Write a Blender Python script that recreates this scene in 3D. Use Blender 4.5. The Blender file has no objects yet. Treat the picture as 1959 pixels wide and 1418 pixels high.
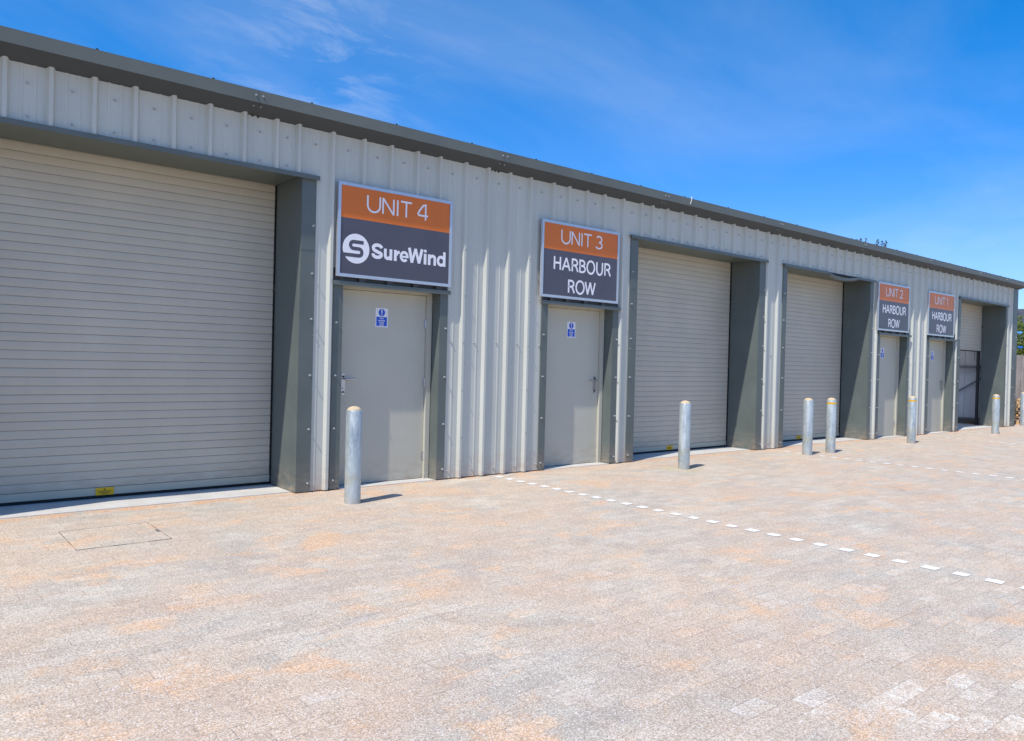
import bpy, math, random
from mathutils import Vector, Matrix
random.seed(7)
R = math.radians
scene = bpy.context.scene
COL = scene.collection

# ------------------------------------------------------------------ helpers
class MB:
    """collects faces; build() links them as ONE mesh object"""
    def __init__(s): s.v = []; s.f = []; s.m = []; s.sm = []
    def face(s, pts, mi=0, smooth=False):
        b = len(s.v); s.v += [tuple(p) for p in pts]
        s.f.append(tuple(range(b, b+len(pts)))); s.m.append(mi); s.sm.append(smooth)
    def add(s, vs, fs, mi=0, smooth=False):
        b = len(s.v); s.v += [tuple(p) for p in vs]
        for f in fs: s.f.append(tuple(b+i for i in f)); s.m.append(mi); s.sm.append(smooth)
    def box(s, x0, x1, y0, y1, z0, z1, mi=0):
        vs = [(x0,y0,z0),(x1,y0,z0),(x1,y1,z0),(x0,y1,z0),(x0,y0,z1),(x1,y0,z1),(x1,y1,z1),(x0,y1,z1)]
        s.add(vs, [(0,3,2,1),(4,5,6,7),(0,1,5,4),(1,2,6,5),(2,3,7,6),(3,0,4,7)], mi)
    def obox(s, c, ax, ay, az, mi=0):
        c, ax, ay, az = Vector(c), Vector(ax), Vector(ay), Vector(az)
        vs = [c+sx*ax+sy*ay+sz*az for sz in (-1,1) for sx, sy in ((-1,-1),(1,-1),(1,1),(-1,1))]
        s.add(vs, [(0,3,2,1),(4,5,6,7),(0,1,5,4),(1,2,6,5),(2,3,7,6),(3,0,4,7)], mi)
    def tube(s, pts, rad, n=10, mi=0, caps=True, smooth=True):
        pts = [Vector(p) for p in pts]
        rad = rad if isinstance(rad, (list, tuple)) else [rad]*len(pts)
        rings = []
        a = None
        for i, p in enumerate(pts):
            d = (pts[min(i+1,len(pts)-1)]-pts[max(i-1,0)]).normalized()
            if a is None:
                a = d.orthogonal().normalized()
            else:
                a = (a - d*a.dot(d)).normalized()
            b = d.cross(a)
            rings.append([p+(a*math.cos(2*math.pi*k/n)+b*math.sin(2*math.pi*k/n))*rad[i] for k in range(n)])
        vs = [q for r in rings for q in r]; fs = []
        for i in range(len(pts)-1):
            for k in range(n):
                fs.append((i*n+k, i*n+(k+1)%n, (i+1)*n+(k+1)%n, (i+1)*n+k))
        s.add(vs, fs, mi, smooth)
        if caps:
            s.face(list(reversed(rings[0])), mi); s.face(rings[-1], mi)
    def lathe(s, prof, c=(0,0,0), n=28, mi=0, smooth=True):
        vs = []; fs = []
        for r, z in prof:
            for k in range(n):
                t = 2*math.pi*k/n; vs.append((c[0]+r*math.cos(t), c[1]+r*math.sin(t), c[2]+z))
        for i in range(len(prof)-1):
            for k in range(n):
                fs.append((i*n+k, i*n+(k+1)%n, (i+1)*n+(k+1)%n, (i+1)*n+k))
        s.add(vs, fs, mi, smooth)
    def screw(s, x, y, z, mi=0, d=(0,-1,0), L=.022, r=.011):
        d = Vector(d); p = Vector((x,y,z))
        s.tube([p, p+d*.004], r*1.25, 8, mi)
        s.tube([p+d*.004, p+d*L], r*.72, 8, mi)
    def build(s, name, mats, parent=None):
        me = bpy.data.meshes.new(name)
        me.from_pydata(s.v, [], s.f)
        for m in (mats if isinstance(mats, (list, tuple)) else [mats]): me.materials.append(m)
        me.polygons.foreach_set('material_index', s.m)
        me.polygons.foreach_set('use_smooth', s.sm)
        me.update()
        o = bpy.data.objects.new(name, me); COL.objects.link(o)
        if parent is not None: o.parent = parent; o.matrix_parent_inverse = Matrix.Identity(4)
        return o

def tag(o, label=None, cat=None, group=None, kind=None):
    if label: o['label'] = label
    if cat: o['category'] = cat
    if group: o['group'] = group
    if kind: o['kind'] = kind
    return o
def empty(name, loc, rz=0):
    o = bpy.data.objects.new(name, None); COL.objects.link(o)
    o.location = loc; o.rotation_euler = (0,0,rz); o.empty_display_size = .3
    return o
def copy_tree(o, parent=None):
    c = o.copy(); COL.objects.link(c); c.parent = parent
    for ch in list(o.children): copy_tree(ch, c)
    return c

# ------------------------------------------------------------------ materials
class NT:
    def __init__(s, name):
        s.mat = bpy.data.materials.new(name); s.mat.use_nodes = True
        s.t = s.mat.node_tree; s.b = s.t.nodes['Principled BSDF']
    def n(s, typ, **k):
        nd = s.t.nodes.new(typ)
        for a, v in k.items():
            if a.startswith('i_'): nd.inputs[a[2:].replace('_',' ')].default_value = v
            else: setattr(nd, a, v)
        return nd
    def l(s, a, b): s.t.links.new(a, b)
    def coord(s, scale=(1,1,1), obj=False, rot=(0,0,0), loc=(0,0,0)):
        if obj: o = s.n('ShaderNodeTexCoord').outputs['Object']
        else: o = s.n('ShaderNodeNewGeometry').outputs['Position']
        m = s.n('ShaderNodeMapping'); m.inputs['Scale'].default_value = scale
        m.inputs['Rotation'].default_value = rot; m.inputs['Location'].default_value = loc
        s.l(o, m.inputs['Vector']); return m.outputs['Vector']
    def noise(s, vec, scale, detail=4, rough=.55, dist=0):
        nd = s.n('ShaderNodeTexNoise'); nd.inputs['Scale'].default_value = scale
        nd.inputs['Detail'].default_value = detail; nd.inputs['Roughness'].default_value = rough
        nd.inputs['Distortion'].default_value = dist
        s.l(vec, nd.inputs['Vector']); return nd.outputs['Fac']
    def ramp(s, fac, lo, hi, a=0., b=1.):
        m = s.n('ShaderNodeMapRange'); m.clamp = True
        for nm, v in (('From Min',lo),('From Max',hi),('To Min',a),('To Max',b)): m.inputs[nm].default_value = v
        s.l(fac, m.inputs['Value']); return m.outputs['Result']
    def math(s, op, a, b=None):
        m = s.n('ShaderNodeMath', operation=op)
        for i, x in enumerate((a, b)):
            if x is None: continue
            if isinstance(x, (int, float)): m.inputs[i].default_value = x
            else: s.l(x, m.inputs[i])
        return m.outputs[0]
    def mix(s, fac, a, b, mode='MIX'):
        m = s.n('ShaderNodeMix', data_type='RGBA', blend_type=mode)
        for sock, x in ((m.inputs[0],fac),(m.inputs[6],a),(m.inputs[7],b)):
            if isinstance(x, (int,float)): sock.default_value = x
            elif isinstance(x, tuple): sock.default_value = (*x, 1) if len(x) == 3 else x
            else: s.l(x, sock)
        return m.outputs[2]
    def bump(s, h, strength=.3, dist=.01):
        b = s.n('ShaderNodeBump'); b.inputs['Strength'].default_value = strength; b.inputs['Distance'].default_value = dist
        s.l(h, b.inputs['Height']); s.l(b.outputs[0], s.b.inputs['Normal'])
    def col(s, c):
        if isinstance(c, tuple): s.b.inputs['Base Color'].default_value = (*c, 1)
        else: s.l(c, s.b.inputs['Base Color'])
    def rough(s, r):
        if isinstance(r, (int,float)): s.b.inputs['Roughness'].default_value = r
        else: s.l(r, s.b.inputs['Roughness'])

def scl(c, k): return tuple(min(1, x*k) for x in c)
def paint(name, c, rough=.45, var=.10, vert=False, spec=.4, dust=None, wave=0., metallic=0.):
    """weathered factory-coated steel: broad tone drift, fine streaks, dusty foot"""
    t = NT(name)
    p1 = t.coord((1,1,.25) if vert else (1,1,1))
    n1 = t.noise(p1, 2.2, 5)
    n2 = t.noise(t.coord((30,30,1.2)), 1.0, 3)
    base = t.mix(t.ramp(n1,.3,.7), scl(c,1-var), scl(c,1+var))
    base = t.mix(t.ramp(n2,.5,.8,0,.35 if vert else .12), base, scl(c,.82))
    if dust:
        z = t.n('ShaderNodeSeparateXYZ'); t.l(t.coord(), z.inputs[0])
        d = t.ramp(z.outputs['Z'], 0.02, .36, .9, 0)
        d = t.math('MULTIPLY', d, t.ramp(t.noise(t.coord((3,3,9)), 2.0, 5), .35, .7))
        base = t.mix(d, base, dust)
    t.col(base)
    t.rough(t.ramp(n1,.3,.7,rough-.07,rough+.09))
    t.b.inputs['Specular IOR Level'].default_value = spec
    t.b.inputs['Metallic'].default_value = metallic
    if wave:
        w = t.noise(t.coord((1,1,.7)), 3.0, 2)
        t.bump(w, wave, .02)
    return t.mat
def flat(name, c, rough=.5, var=.06, scale=8, spec=.4, metallic=0.):
    t = NT(name); n1 = t.noise(t.coord(), scale, 4)
    t.col(t.mix(t.ramp(n1,.3,.7), scl(c,1-var), scl(c,1+var))); t.rough(rough)
    t.b.inputs['Specular IOR Level'].default_value = spec; t.b.inputs['Metallic'].default_value = metallic
    return t.mat

SAND = (.58,.36,.20)
M = {}
M['clad'] = paint('goosewing_cladding', (.53,.54,.475), .42, .05, True, .45, dust=(.46,.36,.28), wave=.06)
M['trim'] = paint('merlin_grey_trim', (.118,.140,.130), .42, .10, False, .35, dust=(.30,.24,.18), wave=.05)
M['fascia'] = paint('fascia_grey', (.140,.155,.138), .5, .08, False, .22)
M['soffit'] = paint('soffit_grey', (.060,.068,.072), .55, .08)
M['curtain'] = paint('roller_curtain_grey', (.50,.472,.385), .42, .05, False, .4, dust=(.34,.29,.24))
M['groove'] = flat('slat_groove_shade', (.36,.335,.275), .7)  # darker tone painted into the slat grooves so their shade lines show
M['rail'] = paint('bottom_rail_grey', (.47,.452,.36), .45, .06)
M['leaf'] = paint('door_leaf_grey', (.50,.488,.40), .4, .03, False, .4, dust=(.42,.34,.26))
M['black'] = flat('black_rubber', (.012,.013,.014), .7)
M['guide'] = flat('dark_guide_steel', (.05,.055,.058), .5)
M['screw'] = flat('screw_cap_grey', (.42,.43,.42), .35, .1, 30)
M['alu'] = flat('brushed_aluminium', (.56,.58,.61), .32, .05, 12, .5, .55)
M['orange'] = flat('sign_orange', (.68,.165,.018), .36, .04, 3, .45)
M['char'] = flat('sign_charcoal', (.085,.083,.105), .36, .06, 3, .45)
M['letter'] = flat('letter_white', (.83,.83,.85), .4, .02)
M['blue'] = flat('sign_blue', (.012,.09,.55), .4, .04)
M['white'] = flat('sticker_white', (.78,.78,.80), .4, .03)
M['yellow'] = flat('warning_yellow', (.72,.42,.008), .45, .06, 40)
M['inkdark'] = flat('label_ink', (.03,.025,.01), .5)
M['steel'] = flat('satin_steel', (.50,.51,.53), .28, .08, 20, .5, .9)
M['liner'] = paint('liner_panel_white', (.76,.77,.78), .5, .03, True)
M['innersteel'] = flat('inner_steel_grey', (.24,.25,.26), .5)
M['pipe'] = flat('white_pipe', (.75,.75,.75), .4)

def galv():
    t = NT('galvanised_steel')
    oi = t.n('ShaderNodeObjectInfo'); oc = t.n('ShaderNodeCombineXYZ')
    sh = t.math('MULTIPLY', oi.outputs['Random'], 37.0); t.l(sh, oc.inputs[0]); t.l(sh, oc.inputs[1])
    def shifted(sc):
        va = t.n('ShaderNodeVectorMath', operation='ADD'); t.l(t.coord(sc, obj=True), va.inputs[0]); t.l(oc.outputs[0], va.inputs[1]); return va.outputs[0]
    v = t.n('ShaderNodeTexVoronoi'); v.inputs['Scale'].default_value = 60
    p = shifted((1,1,.5)); t.l(p, v.inputs['Vector'])
    n1 = t.noise(shifted((1,1,.35)), 9, 5, .6); n2 = t.noise(shifted((6,6,.6)), 6, 4)
    g = t.mix(t.ramp(n1,.32,.68), (.27,.318,.322), (.50,.552,.548))
    sp = t.n('ShaderNodeSeparateColor'); t.l(v.outputs['Color'], sp.inputs[0])
    g = t.mix(t.ramp(sp.outputs[0],.2,.9,0,.30), g, (.62,.665,.66))
    g = t.mix(t.ramp(n2,.56,.70,0,.55), g, (.66,.70,.68))
    z = t.n('ShaderNodeSeparateXYZ'); t.l(t.coord(obj=True), z.inputs[0])
    zz = t.math('ADD', z.outputs['Z'], t.math('MULTIPLY', t.noise(shifted((1,1,1)), 8, 4), .30))
    st = t.ramp(t.math('ABSOLUTE', t.math('SUBTRACT', zz, .42)), .01, .06, .35, 0)
    g = t.mix(st, g, (.46,.41,.24))
    g = t.mix(t.ramp(zz, .16, .26, .45, 0), g, (.50,.42,.34))
    t.col(g); t.b.inputs['Metallic'].default_value = .35
    t.rough(t.ramp(n1,.3,.7,.36,.56)); t.bump(n1, .08, .004)
    return t.mat
M['galv'] = galv()
M['cap'] = flat('tan_concrete_dome', (.60,.47,.30), .85, .18, 60, .2)

def concrete():
    t = NT('threshold_concrete')
    n = t.noise(t.coord((1,1,1)), 3, 6, .65); n2 = t.noise(t.coord(), 90, 3)
    c = t.mix(t.ramp(n,.3,.7), (.50,.48,.43), (.64,.62,.57)); c = t.mix(t.ramp(n2,.45,.75,0,.4), c, (.40,.38,.34))
    t.col(c); t.rough(.85); t.bump(n2, .2, .003); return t.mat
M['conc'] = concrete()

def paving(name='paving_blocks', offset=(0,0,0)):
    t = NT(name)
    pos = t.coord()
    # wobble so the joints are not ruler straight
    vec = t.coord((1,1,1), loc=(.013,.02,0))
    br = t.n('ShaderNodeTexBrick'); br.offset = .5; br.offset_frequency = 2
    t.l(vec, br.inputs['Vector'])
    for k, v in (('Scale',1.0),('Brick Width',.2225),('Row Height',.11125),('Mortar Size',.0034),('Mortar Smooth',.35),('Bias',0.0)): br.inputs[k].default_value = v
    br.inputs['Color1'].default_value = (0,0,0,1); br.inputs['Color2'].default_value = (1,1,1,1); br.inputs['Mortar'].default_value = (.5,.5,.5,1)
    rnd = t.n('ShaderNodeSeparateColor'); t.l(br.outputs['Color'], rnd.inputs[0]); rb = rnd.outputs[0]
    # two-tone aggregate
    big = t.noise(pos, .55, 6, .62, .6); mid = t.noise(pos, 2.4, 5, .6, .4)
    vo = t.n('ShaderNodeTexVoronoi'); vo.inputs['Scale'].default_value = 175; t.l(pos, vo.inputs['Vector'])
    vs_ = t.n('ShaderNodeSeparateColor'); t.l(vo.outputs['Color'], vs_.inputs[0]); stone = vs_.outputs[0]; stone2 = vs_.outputs[1]
    gr1 = t.noise(pos, 210, 2, .75); gr2 = t.noise(pos, 85, 3, .8)
    c = t.mix(t.ramp(big,.40,.60), (.495,.435,.355), (.595,.475,.345))
    c = t.mix(t.ramp(mid,.38,.62), c, (.55,.498,.405))
    # block to block variation
    k = t.ramp(rb, 0, 1, .90, 1.09)
    kc = t.n('ShaderNodeCombineColor')
    for i in range(3): t.l(k, kc.inputs[i])
    c = t.mix(1.0, c, kc.outputs[0], 'MULTIPLY')
    # greyer worn areas
    worn = t.noise(pos, 1.15, 5, .65, .8)
    c = t.mix(t.ramp(worn,.53,.70,0,.55), c, (.37,.335,.29))
    # blown sand: broad warm drifts, crisper orange patches
    sn = t.noise(t.coord((.75,1.1,1), loc=(3.1,1.7,0)), .95, 6, .62, .5)
    c = t.mix(t.ramp(sn,.42,.64,0,.6), c, (.585,.425,.295))
    sn2 = t.noise(t.coord((1,1.35,1), loc=(7.3,4.1,0)), 1.25, 7, .66, .5)
    sn2 = t.math('ADD', sn2, t.math('MULTIPLY', t.math('SUBTRACT', rb, .5), .075))
    sandm = t.math('MULTIPLY', t.ramp(sn2,.535,.66), t.ramp(gr2,.30,.62,.25,1))
    c = t.mix(t.math('MULTIPLY', sandm, .82), c, (.72,.43,.225))
    # sand gathered at the foot of the wall
    xyz = t.n('ShaderNodeSeparateXYZ'); t.l(pos, xyz.inputs[0])
    foot = t.math('MULTIPLY', t.ramp(xyz.outputs['Y'], -.13, -.01, 0, 1), t.ramp(t.noise(pos, 4.5, 5), .38, .58))
    c = t.mix(t.math('MULTIPLY', foot, .8), c, (.66,.36,.17))
    # joint
    jn = t.math('MULTIPLY', br.outputs['Fac'], t.ramp(t.noise(pos, 2.1, 4), .38, .62, .12, .8))
    c = t.mix(jn, c, (.36,.29,.235))
    # cement smears on single blocks (foreground right)
    def blob(cx, cy, r):
        d = t.n('ShaderNodeVectorMath', operation='DISTANCE'); t.l(pos, d.inputs[0]); d.inputs[1].default_value = (cx, cy, 0)
        return t.ramp(d.outputs['Value'], r*.35, r, 1, 0)
    b1 = blob(3.85,-6.55,.62); b2 = blob(3.24,-6.12,.24)
    bl = t.math('MAXIMUM', b1, b2)
    sm = t.math('MULTIPLY', bl, t.ramp(rb, .68, .74)); sm = t.math('MULTIPLY', sm, t.ramp(t.noise(pos, 13, 5, .7), .40, .60))
    c = t.mix(t.math('MULTIPLY', sm, .78), c, (.76,.73,.62))
    sc = t.math('MULTIPLY', t.ramp(rb, .955, .975), t.ramp(t.noise(pos, 7, 4, .7), .47, .62))
    c = t.mix(t.math('MULTIPLY', sc, .5), c, (.62,.58,.52))
    c = t.mix(t.math('MULTIPLY', blob(9.05,-.96,.42), t.ramp(t.noise(pos, 6, 4), .35, .6, .1, .6)), c, (.44,.40,.20))
    # dark scuffs
    scf = t.noise(t.coord((.7,2.2,1), rot=(0,0,.25)), 1.3, 6, .7, 1.2)
    c = t.mix(t.ramp(scf,.56,.72,0,.42), c, (.30,.27,.26))
    # exposed aggregate grain, white and dark grit
    dk = t.math('SUBTRACT', gr1, .5)
    g1 = t.ramp(stone,0,1,.72,1.24)
    gc = t.n('ShaderNodeCombineColor')
    for i in range(3): t.l(g1, gc.inputs[i])
    c = t.mix(1.0, c, gc.outputs[0], 'MULTIPLY')
    g2 = t.ramp(gr2,.28,.72,.86,1.12)
    gd = t.n('ShaderNodeCombineColor')
    for i in range(3): t.l(g2, gd.inputs[i])
    c = t.mix(1.0, c, gd.outputs[0], 'MULTIPLY')
    c = t.mix(t.ramp(stone2, .90, .94, 0, .55), c, (.86,.83,.78))
    c = t.mix(t.ramp(stone2, .10, .06, 0, .55), c, (.22,.15,.115))
    c = t.mix(t.ramp(t.noise(t.coord(loc=(5,2,0)), 60, 2, .6), .73, .77, 0, .6), c, (.88,.86,.80))
    t.col(c); t.rough(.9); t.b.inputs['Specular IOR Level'].default_value = .25
    hh = t.math('SUBTRACT', t.math('MULTIPLY', gr1, .5), t.math('MULTIPLY', br.outputs['Fac'], .55))
    t.bump(hh, .30, .003)
    return t.mat
M['paving'] = paving()
def markmat():
    t = NT('white_marking_block'); n = t.noise(t.coord(), 60, 4, .7); n2 = t.noise(t.coord(), 9, 4)
    c = t.mix(t.ramp(n,.35,.7), (.74,.725,.67), (.90,.89,.84)); c = t.mix(t.ramp(n2,.56,.72,0,.45), c, (.58,.48,.40))
    t.col(c); t.rough(.85); t.bump(n,.2,.003); return t.mat
M['mark'] = markmat()

# ------------------------------------------------------------------ camera (solved from the photograph)
cam = bpy.data.cameras.new('camera'); co = bpy.data.objects.new('camera', cam); COL.objects.link(co)
cam.sensor_width = 36; cam.lens = 36*1461.95/1959; cam.clip_start = .05; cam.clip_end = 3000
yaw, pit, rol = .6889, -.0100, .0250
cy, sy, cp, sp = math.cos(yaw), math.sin(yaw), math.cos(pit), math.sin(pit)
fw = Vector((sy*cp, cy*cp, sp)); rt = Vector((cy,-sy,0)); up = rt.cross(fw)
r2 = math.cos(rol)*rt + math.sin(rol)*up; u2 = -math.sin(rol)*rt + math.cos(rol)*up
mw = Matrix((r2, u2, -fw)).transposed().to_4x4(); mw.translation = (0,-7.9834,1.5)
co.matrix_world = mw
scene.camera = co

# ------------------------------------------------------------------ light
SUN = Vector((-.637,-.175,1.0)).normalized()
sl = bpy.data.lights.new('sun','SUN'); sl.energy = 4.7; sl.angle = R(.53); sl.color = (1,.94,.85)
so = bpy.data.objects.new('sun', sl); COL.objects.link(so); so.location = (-20,-10,40)
so.rotation_euler = (-SUN).to_track_quat('-Z','Y').to_euler()
w = bpy.data.worlds.new('World'); scene.world = w; w.use_nodes = True
nt = w.node_tree; nt.nodes.clear()
def WN(typ, **k):
    n = nt.nodes.new(typ)
    for a, v in k.items(): setattr(n, a, v)
    return n
out = WN('ShaderNodeOutputWorld'); bg = WN('ShaderNodeBackground'); bg.inputs['Strength'].default_value = .14
sky = WN('ShaderNodeTexSky', sky_type='NISHITA', sun_disc=False)
sky.sun_elevation = math.asin(SUN.z); sky.sun_rotation = math.atan2(SUN.x, SUN.y) % (2*math.pi)
sky.altitude = 50; sky.air_density = 1.0; sky.dust_density = .4; sky.ozone_density = 2.2
hs = WN('ShaderNodeHueSaturation'); hs.inputs['Saturation'].default_value = 1.5; hs.inputs['Value'].default_value = 1.0
tint = WN('ShaderNodeMix', data_type='RGBA', blend_type='MULTIPLY'); tint.inputs[0].default_value = 1; tint.inputs[7].default_value = (1.42,1.30,1.42,1)
nt.links.new(sky.outputs[0], hs.inputs['Color']); nt.links.new(hs.outputs[0], tint.inputs[6])
tc = WN('ShaderNodeTexCoord'); sx = WN('ShaderNodeSeparateXYZ'); nt.links.new(tc.outputs['Generated'], sx.inputs[0])
def WM(op, a, b=None):
    m = WN('ShaderNodeMath', operation=op)
    for i, x in enumerate((a,b)):
        if x is None: continue
        if isinstance(x,(int,float)): m.inputs[i].default_value = x
        else: nt.links.new(x, m.inputs[i])
    return m.outputs[0]
def WR(f, lo, hi, a, b):
    m = WN('ShaderNodeMapRange'); m.clamp = True
    for k, v in (('From Min',lo),('From Max',hi),('To Min',a),('To Max',b)): m.inputs[k].default_value = v
    nt.links.new(f, m.inputs['Value']); return m.outputs['Result']
zc = WM('MAXIMUM', WM('ADD', sx.outputs['Z'], .12), .04)
cb = WN('ShaderNodeCombineXYZ'); nt.links.new(WM('DIVIDE', sx.outputs['X'], zc), cb.inputs[0]); nt.links.new(WM('DIVIDE', sx.outputs['Y'], zc), cb.inputs[1])
def wnoise(scale, sc, rot, loc, det, rg, dist):
    mp = WN('ShaderNodeMapping'); mp.inputs['Scale'].default_value = sc; mp.inputs['Rotation'].default_value = rot; mp.inputs['Location'].default_value = loc
    nt.links.new(cb.outputs[0], mp.inputs['Vector'])
    n = WN('ShaderNodeTexNoise'); n.inputs['Scale'].default_value = scale; n.inputs['Detail'].default_value = det
    n.inputs['Roughness'].default_value = rg; n.inputs['Distortion'].default_value = dist
    nt.links.new(mp.outputs[0], n.inputs['Vector']); return n.outputs['Fac']
wisps = wnoise(1.6, (1,2.6,1), (0,0,R(25)), (.4,.2,0), 9, .62, .45)
veil = wnoise(.55, (1,1.6,1), (0,0,R(-20)), (2.2,1.1,0), 6, .55, .6)
cov = WM('MULTIPLY', WR(wisps,.50,.80,0,1), WR(veil,.48,.68,0,.10))
cov = WM('ADD', cov, WR(veil,.40,.75,0,.17))
# a brighter tuft of cirrus in the direction of the left-hand gable
tuft = WN('ShaderNodeVectorMath', operation='DISTANCE'); nt.links.new(tc.outputs['Generated'], tuft.inputs[0])
TD = (fw + (610-979.5)/1461.95*r2 - (125-709)/1461.95*u2).normalized(); tuft.inputs[1].default_value = TD
tm = WR(tuft.outputs['Value'], .02, .17, 1, 0)
w2 = wnoise(3.6, (1,1.9,1), (0,0,R(35)), (1.3,3.2,0), 9, .62, .45)
cov = WM('ADD', cov, WM('MULTIPLY', tm, WR(w2,.50,.82,0,.36)))
cov = WM('MINIMUM', cov, .8)
mx = WN('ShaderNodeMix', data_type='RGBA'); nt.links.new(cov, mx.inputs[0]); hz = WN('ShaderNodeMix', data_type='RGBA', blend_type='MULTIPLY'); hz.inputs[7].default_value = (.50,.68,.95,1)
nt.links.new(WR(sx.outputs['Z'], .02, .42, 1, 0), hz.inputs[0]); nt.links.new(tint.outputs[2], hz.inputs[6]); nt.links.new(hz.outputs[2], mx.inputs[6]); mx.inputs[7].default_value = (6.6,6.9,7.3,1)
nt.links.new(mx.outputs[2], bg.inputs['Color']); nt.links.new(bg.outputs[0], out.inputs['Surface'])
scene.view_settings.view_transform = 'Standard'; scene.view_settings.look = 'None'; scene.view_settings.exposure = 0

# ------------------------------------------------------------------ ground
g = MB(); S = 600
g.face([(-S,-S,0),(S,-S,0),(S,S,0),(-S,S,0)])
tag(g.build('ground', M['paving']), kind='structure')
def bay_line(x, y0, n, skip=()):
    m = MB()
    for i in range(n):
        if i in skip: continue
        y = y0 - i*.2225; a = random.uniform(-.003,.003)
        hx, hy = .056+random.uniform(-.004,.002), .055+random.uniform(-.005,.003)
        J = lambda: random.uniform(-.006,.003)
        m.face([(x+a+px*(hx+J()),y+py*(hy+J()),.004) for px,py in ((-1,-.85),(-.85,-1),(0,-1),(.9,-1),(1,-.8),(1,.1),(1,.9),(.8,1),(-.1,1),(-.9,1),(-1,.8),(-1,0))])
    tag(m.build('bay_line', M['mark']), kind='structure')
bay_line(6.251,-.178,36); bay_line(12.74,-.46,34); bay_line(19.23,-.50,30, (0,3,4,8,9,13))

# ------------------------------------------------------------------ building
BL, BR = -9.0, 25.88           # facade ends
ZW = 4.05                      # wall top under the soffit
B = empty('industrial_building', (8,0,0))
tag(B, 'long grey metal-clad unit building with roller shutters and dark green-grey trim', 'building')
BI = B.matrix_world.copy()
def P(mb, name, mats, parent=None, label=None):
    """a part of the building given in world coordinates"""
    o = mb.build(name, mats, None)
    par = parent or B
    off = Vector((8,0,0))
    me = o.data; me.transform(Matrix.Translation(-off))
    o.parent = par
    if label: o['label'] = label
    return o

# openings: x0, x1, head height
ROLL = [(0.0,3.525),(9.06,12.406),(13.335,16.693),(21.69,24.93)]
DOOR = [(4.046,5.380),(7.199,8.525),(17.215,18.581),(19.815,21.245)]
RH, DH = 3.50, 2.37
opens = sorted([(a,b,RH) for a,b in ROLL] + [(a,b,DH) for a,b in DOOR])
ribs = []
x = 4.273
while x > BL: ribs.append(x); x -= .349
x = 4.273+.364
while x < BR-.25: ribs.append(x); x += .364
ribs.sort()
strips = []
for (a,b),(wl,wr) in zip([(0.0,3.525),(9.06,12.406),(13.335,16.693),(21.69,24.93)],[(.145,.17),(.17,.19),(.14,.15),(.145,.12)]): strips += [(a-wl,a),(b,b+wr)]
for a,b in DOOR: strips += [(a-.117,a),(b,b+.118)]
strips += [(25.52,BR)]
def settle(rx):
    for a,b in strips:
        if a-.047 < rx < b+.047: return a-.047 if abs(rx-a) < abs(rx-b) else b+.047
    return rx
ribs = sorted(set(settle(settle(r_)) for r_ in ribs))
ribs = [r_ for i,r_ in enumerate(ribs) if i == 0 or r_-ribs[i-1] > .1]
ribs = [r_ for r_ in ribs if not any(a-.04 < r_ < b+.04 for a,b in strips)]
PAN = .012
prof = [(BL,PAN)]
for i, rx in enumerate(ribs):
    nx = ribs[i+1] if i+1 < len(ribs) else rx+.364
    for dx, yy in ((-.040,PAN),(-.016,-.030),(.016,-.030),(.040,PAN)): prof.append((rx+dx,yy))
    for f in (.36,.66):
        c = rx+(nx-rx)*f
        for dx, yy in ((-.016,PAN),(-.008,PAN-.0045),(.008,PAN-.0045),(.016,PAN)): prof.append((c+dx,yy))
prof = [p for p in prof if p[0] <= BR-.02] + [(BR-.02,PAN)]
cl = MB()
cuts = sorted([o[0] for o in opens]+[o[1] for o in opens])
for (xa,ya),(xb,yb) in zip(prof, prof[1:]):
    pts = [xa]+[c for c in cuts if xa < c < xb]+[xb]
    for p0, p1 in zip(pts, pts[1:]):
        y0 = ya+(yb-ya)*(p0-xa)/(xb-xa); y1 = ya+(yb-ya)*(p1-xa)/(xb-xa)
        mid = (p0+p1)/2; z0 = .012
        for a,b,h in opens:
            if a < mid < b: z0 = h+.012
        cl.face([(p0,y0,z0),(p1,y1,z0),(p1,y1,ZW),(p0,y0,ZW)])
def in_open(x, m=.15):
    for a,b,h in opens:
        if a-m < x < b+m: return h
    return 0
for i, rx in enumerate(ribs):
    nx = ribs[i+1] if i+1 < len(ribs) else rx+.364
    c = (rx+nx)/2
    cl.screw(c, PAN, 3.87+random.uniform(-.008,.008), 1)
    h = in_open(c)
    if h == RH: cl.screw(c, PAN, 3.575, 1, L=.016)
    if h == 0:
        for z in (.11,1.76): cl.screw(c+.02, PAN, z+random.uniform(-.012,.012), 1)
    if i % 3 == 0 and in_open(rx,.05) == 0:
        for z in (.55,1.15,1.75,2.35,2.95): cl.screw(rx, -.030, z+random.uniform(-.015,.015), 1, L=.018)
P(cl, 'wall_cladding', [M['clad'],M['screw']])

# rear, gable and partition walls with pale liner inside
def wallbox(x0,x1,y0,y1,z1): 
    m = MB(); m.box(x0,x1,y0,y1,.0,z1); return m
BY = 12.0
P(wallbox(BL,BR-.03,BY,BY+.1,3.30),'rear_wall',M['clad'])
gw = MB()
gw.add([(BR-.11,.05,0),(BR-.03,.05,0),(BR-.03,BY-.01,0),(BR-.11,BY-.01,0),(BR-.11,.05,4.1),(BR-.03,.05,4.1),(BR-.03,BY-.01,3.32),(BR-.11,BY-.01,3.32)],
       [(0,3,2,1),(4,5,6,7),(0,1,5,4),(1,2,6,5),(2,3,7,6),(3,0,4,7)])
P(gw,'gable_wall',M['clad'])
gl = MB()
gl.add([(BL,.05,0),(BL+.08,.05,0),(BL+.08,BY-.01,0),(BL,BY-.01,0),(BL,.05,4.1),(BL+.08,.05,4.1),(BL+.08,BY-.01,3.32),(BL,BY-.01,3.32)],
       [(0,3,2,1),(4,5,6,7),(0,1,5,4),(1,2,6,5),(2,3,7,6),(3,0,4,7)])
P(gl,'gable_wall',M['clad'])
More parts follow.
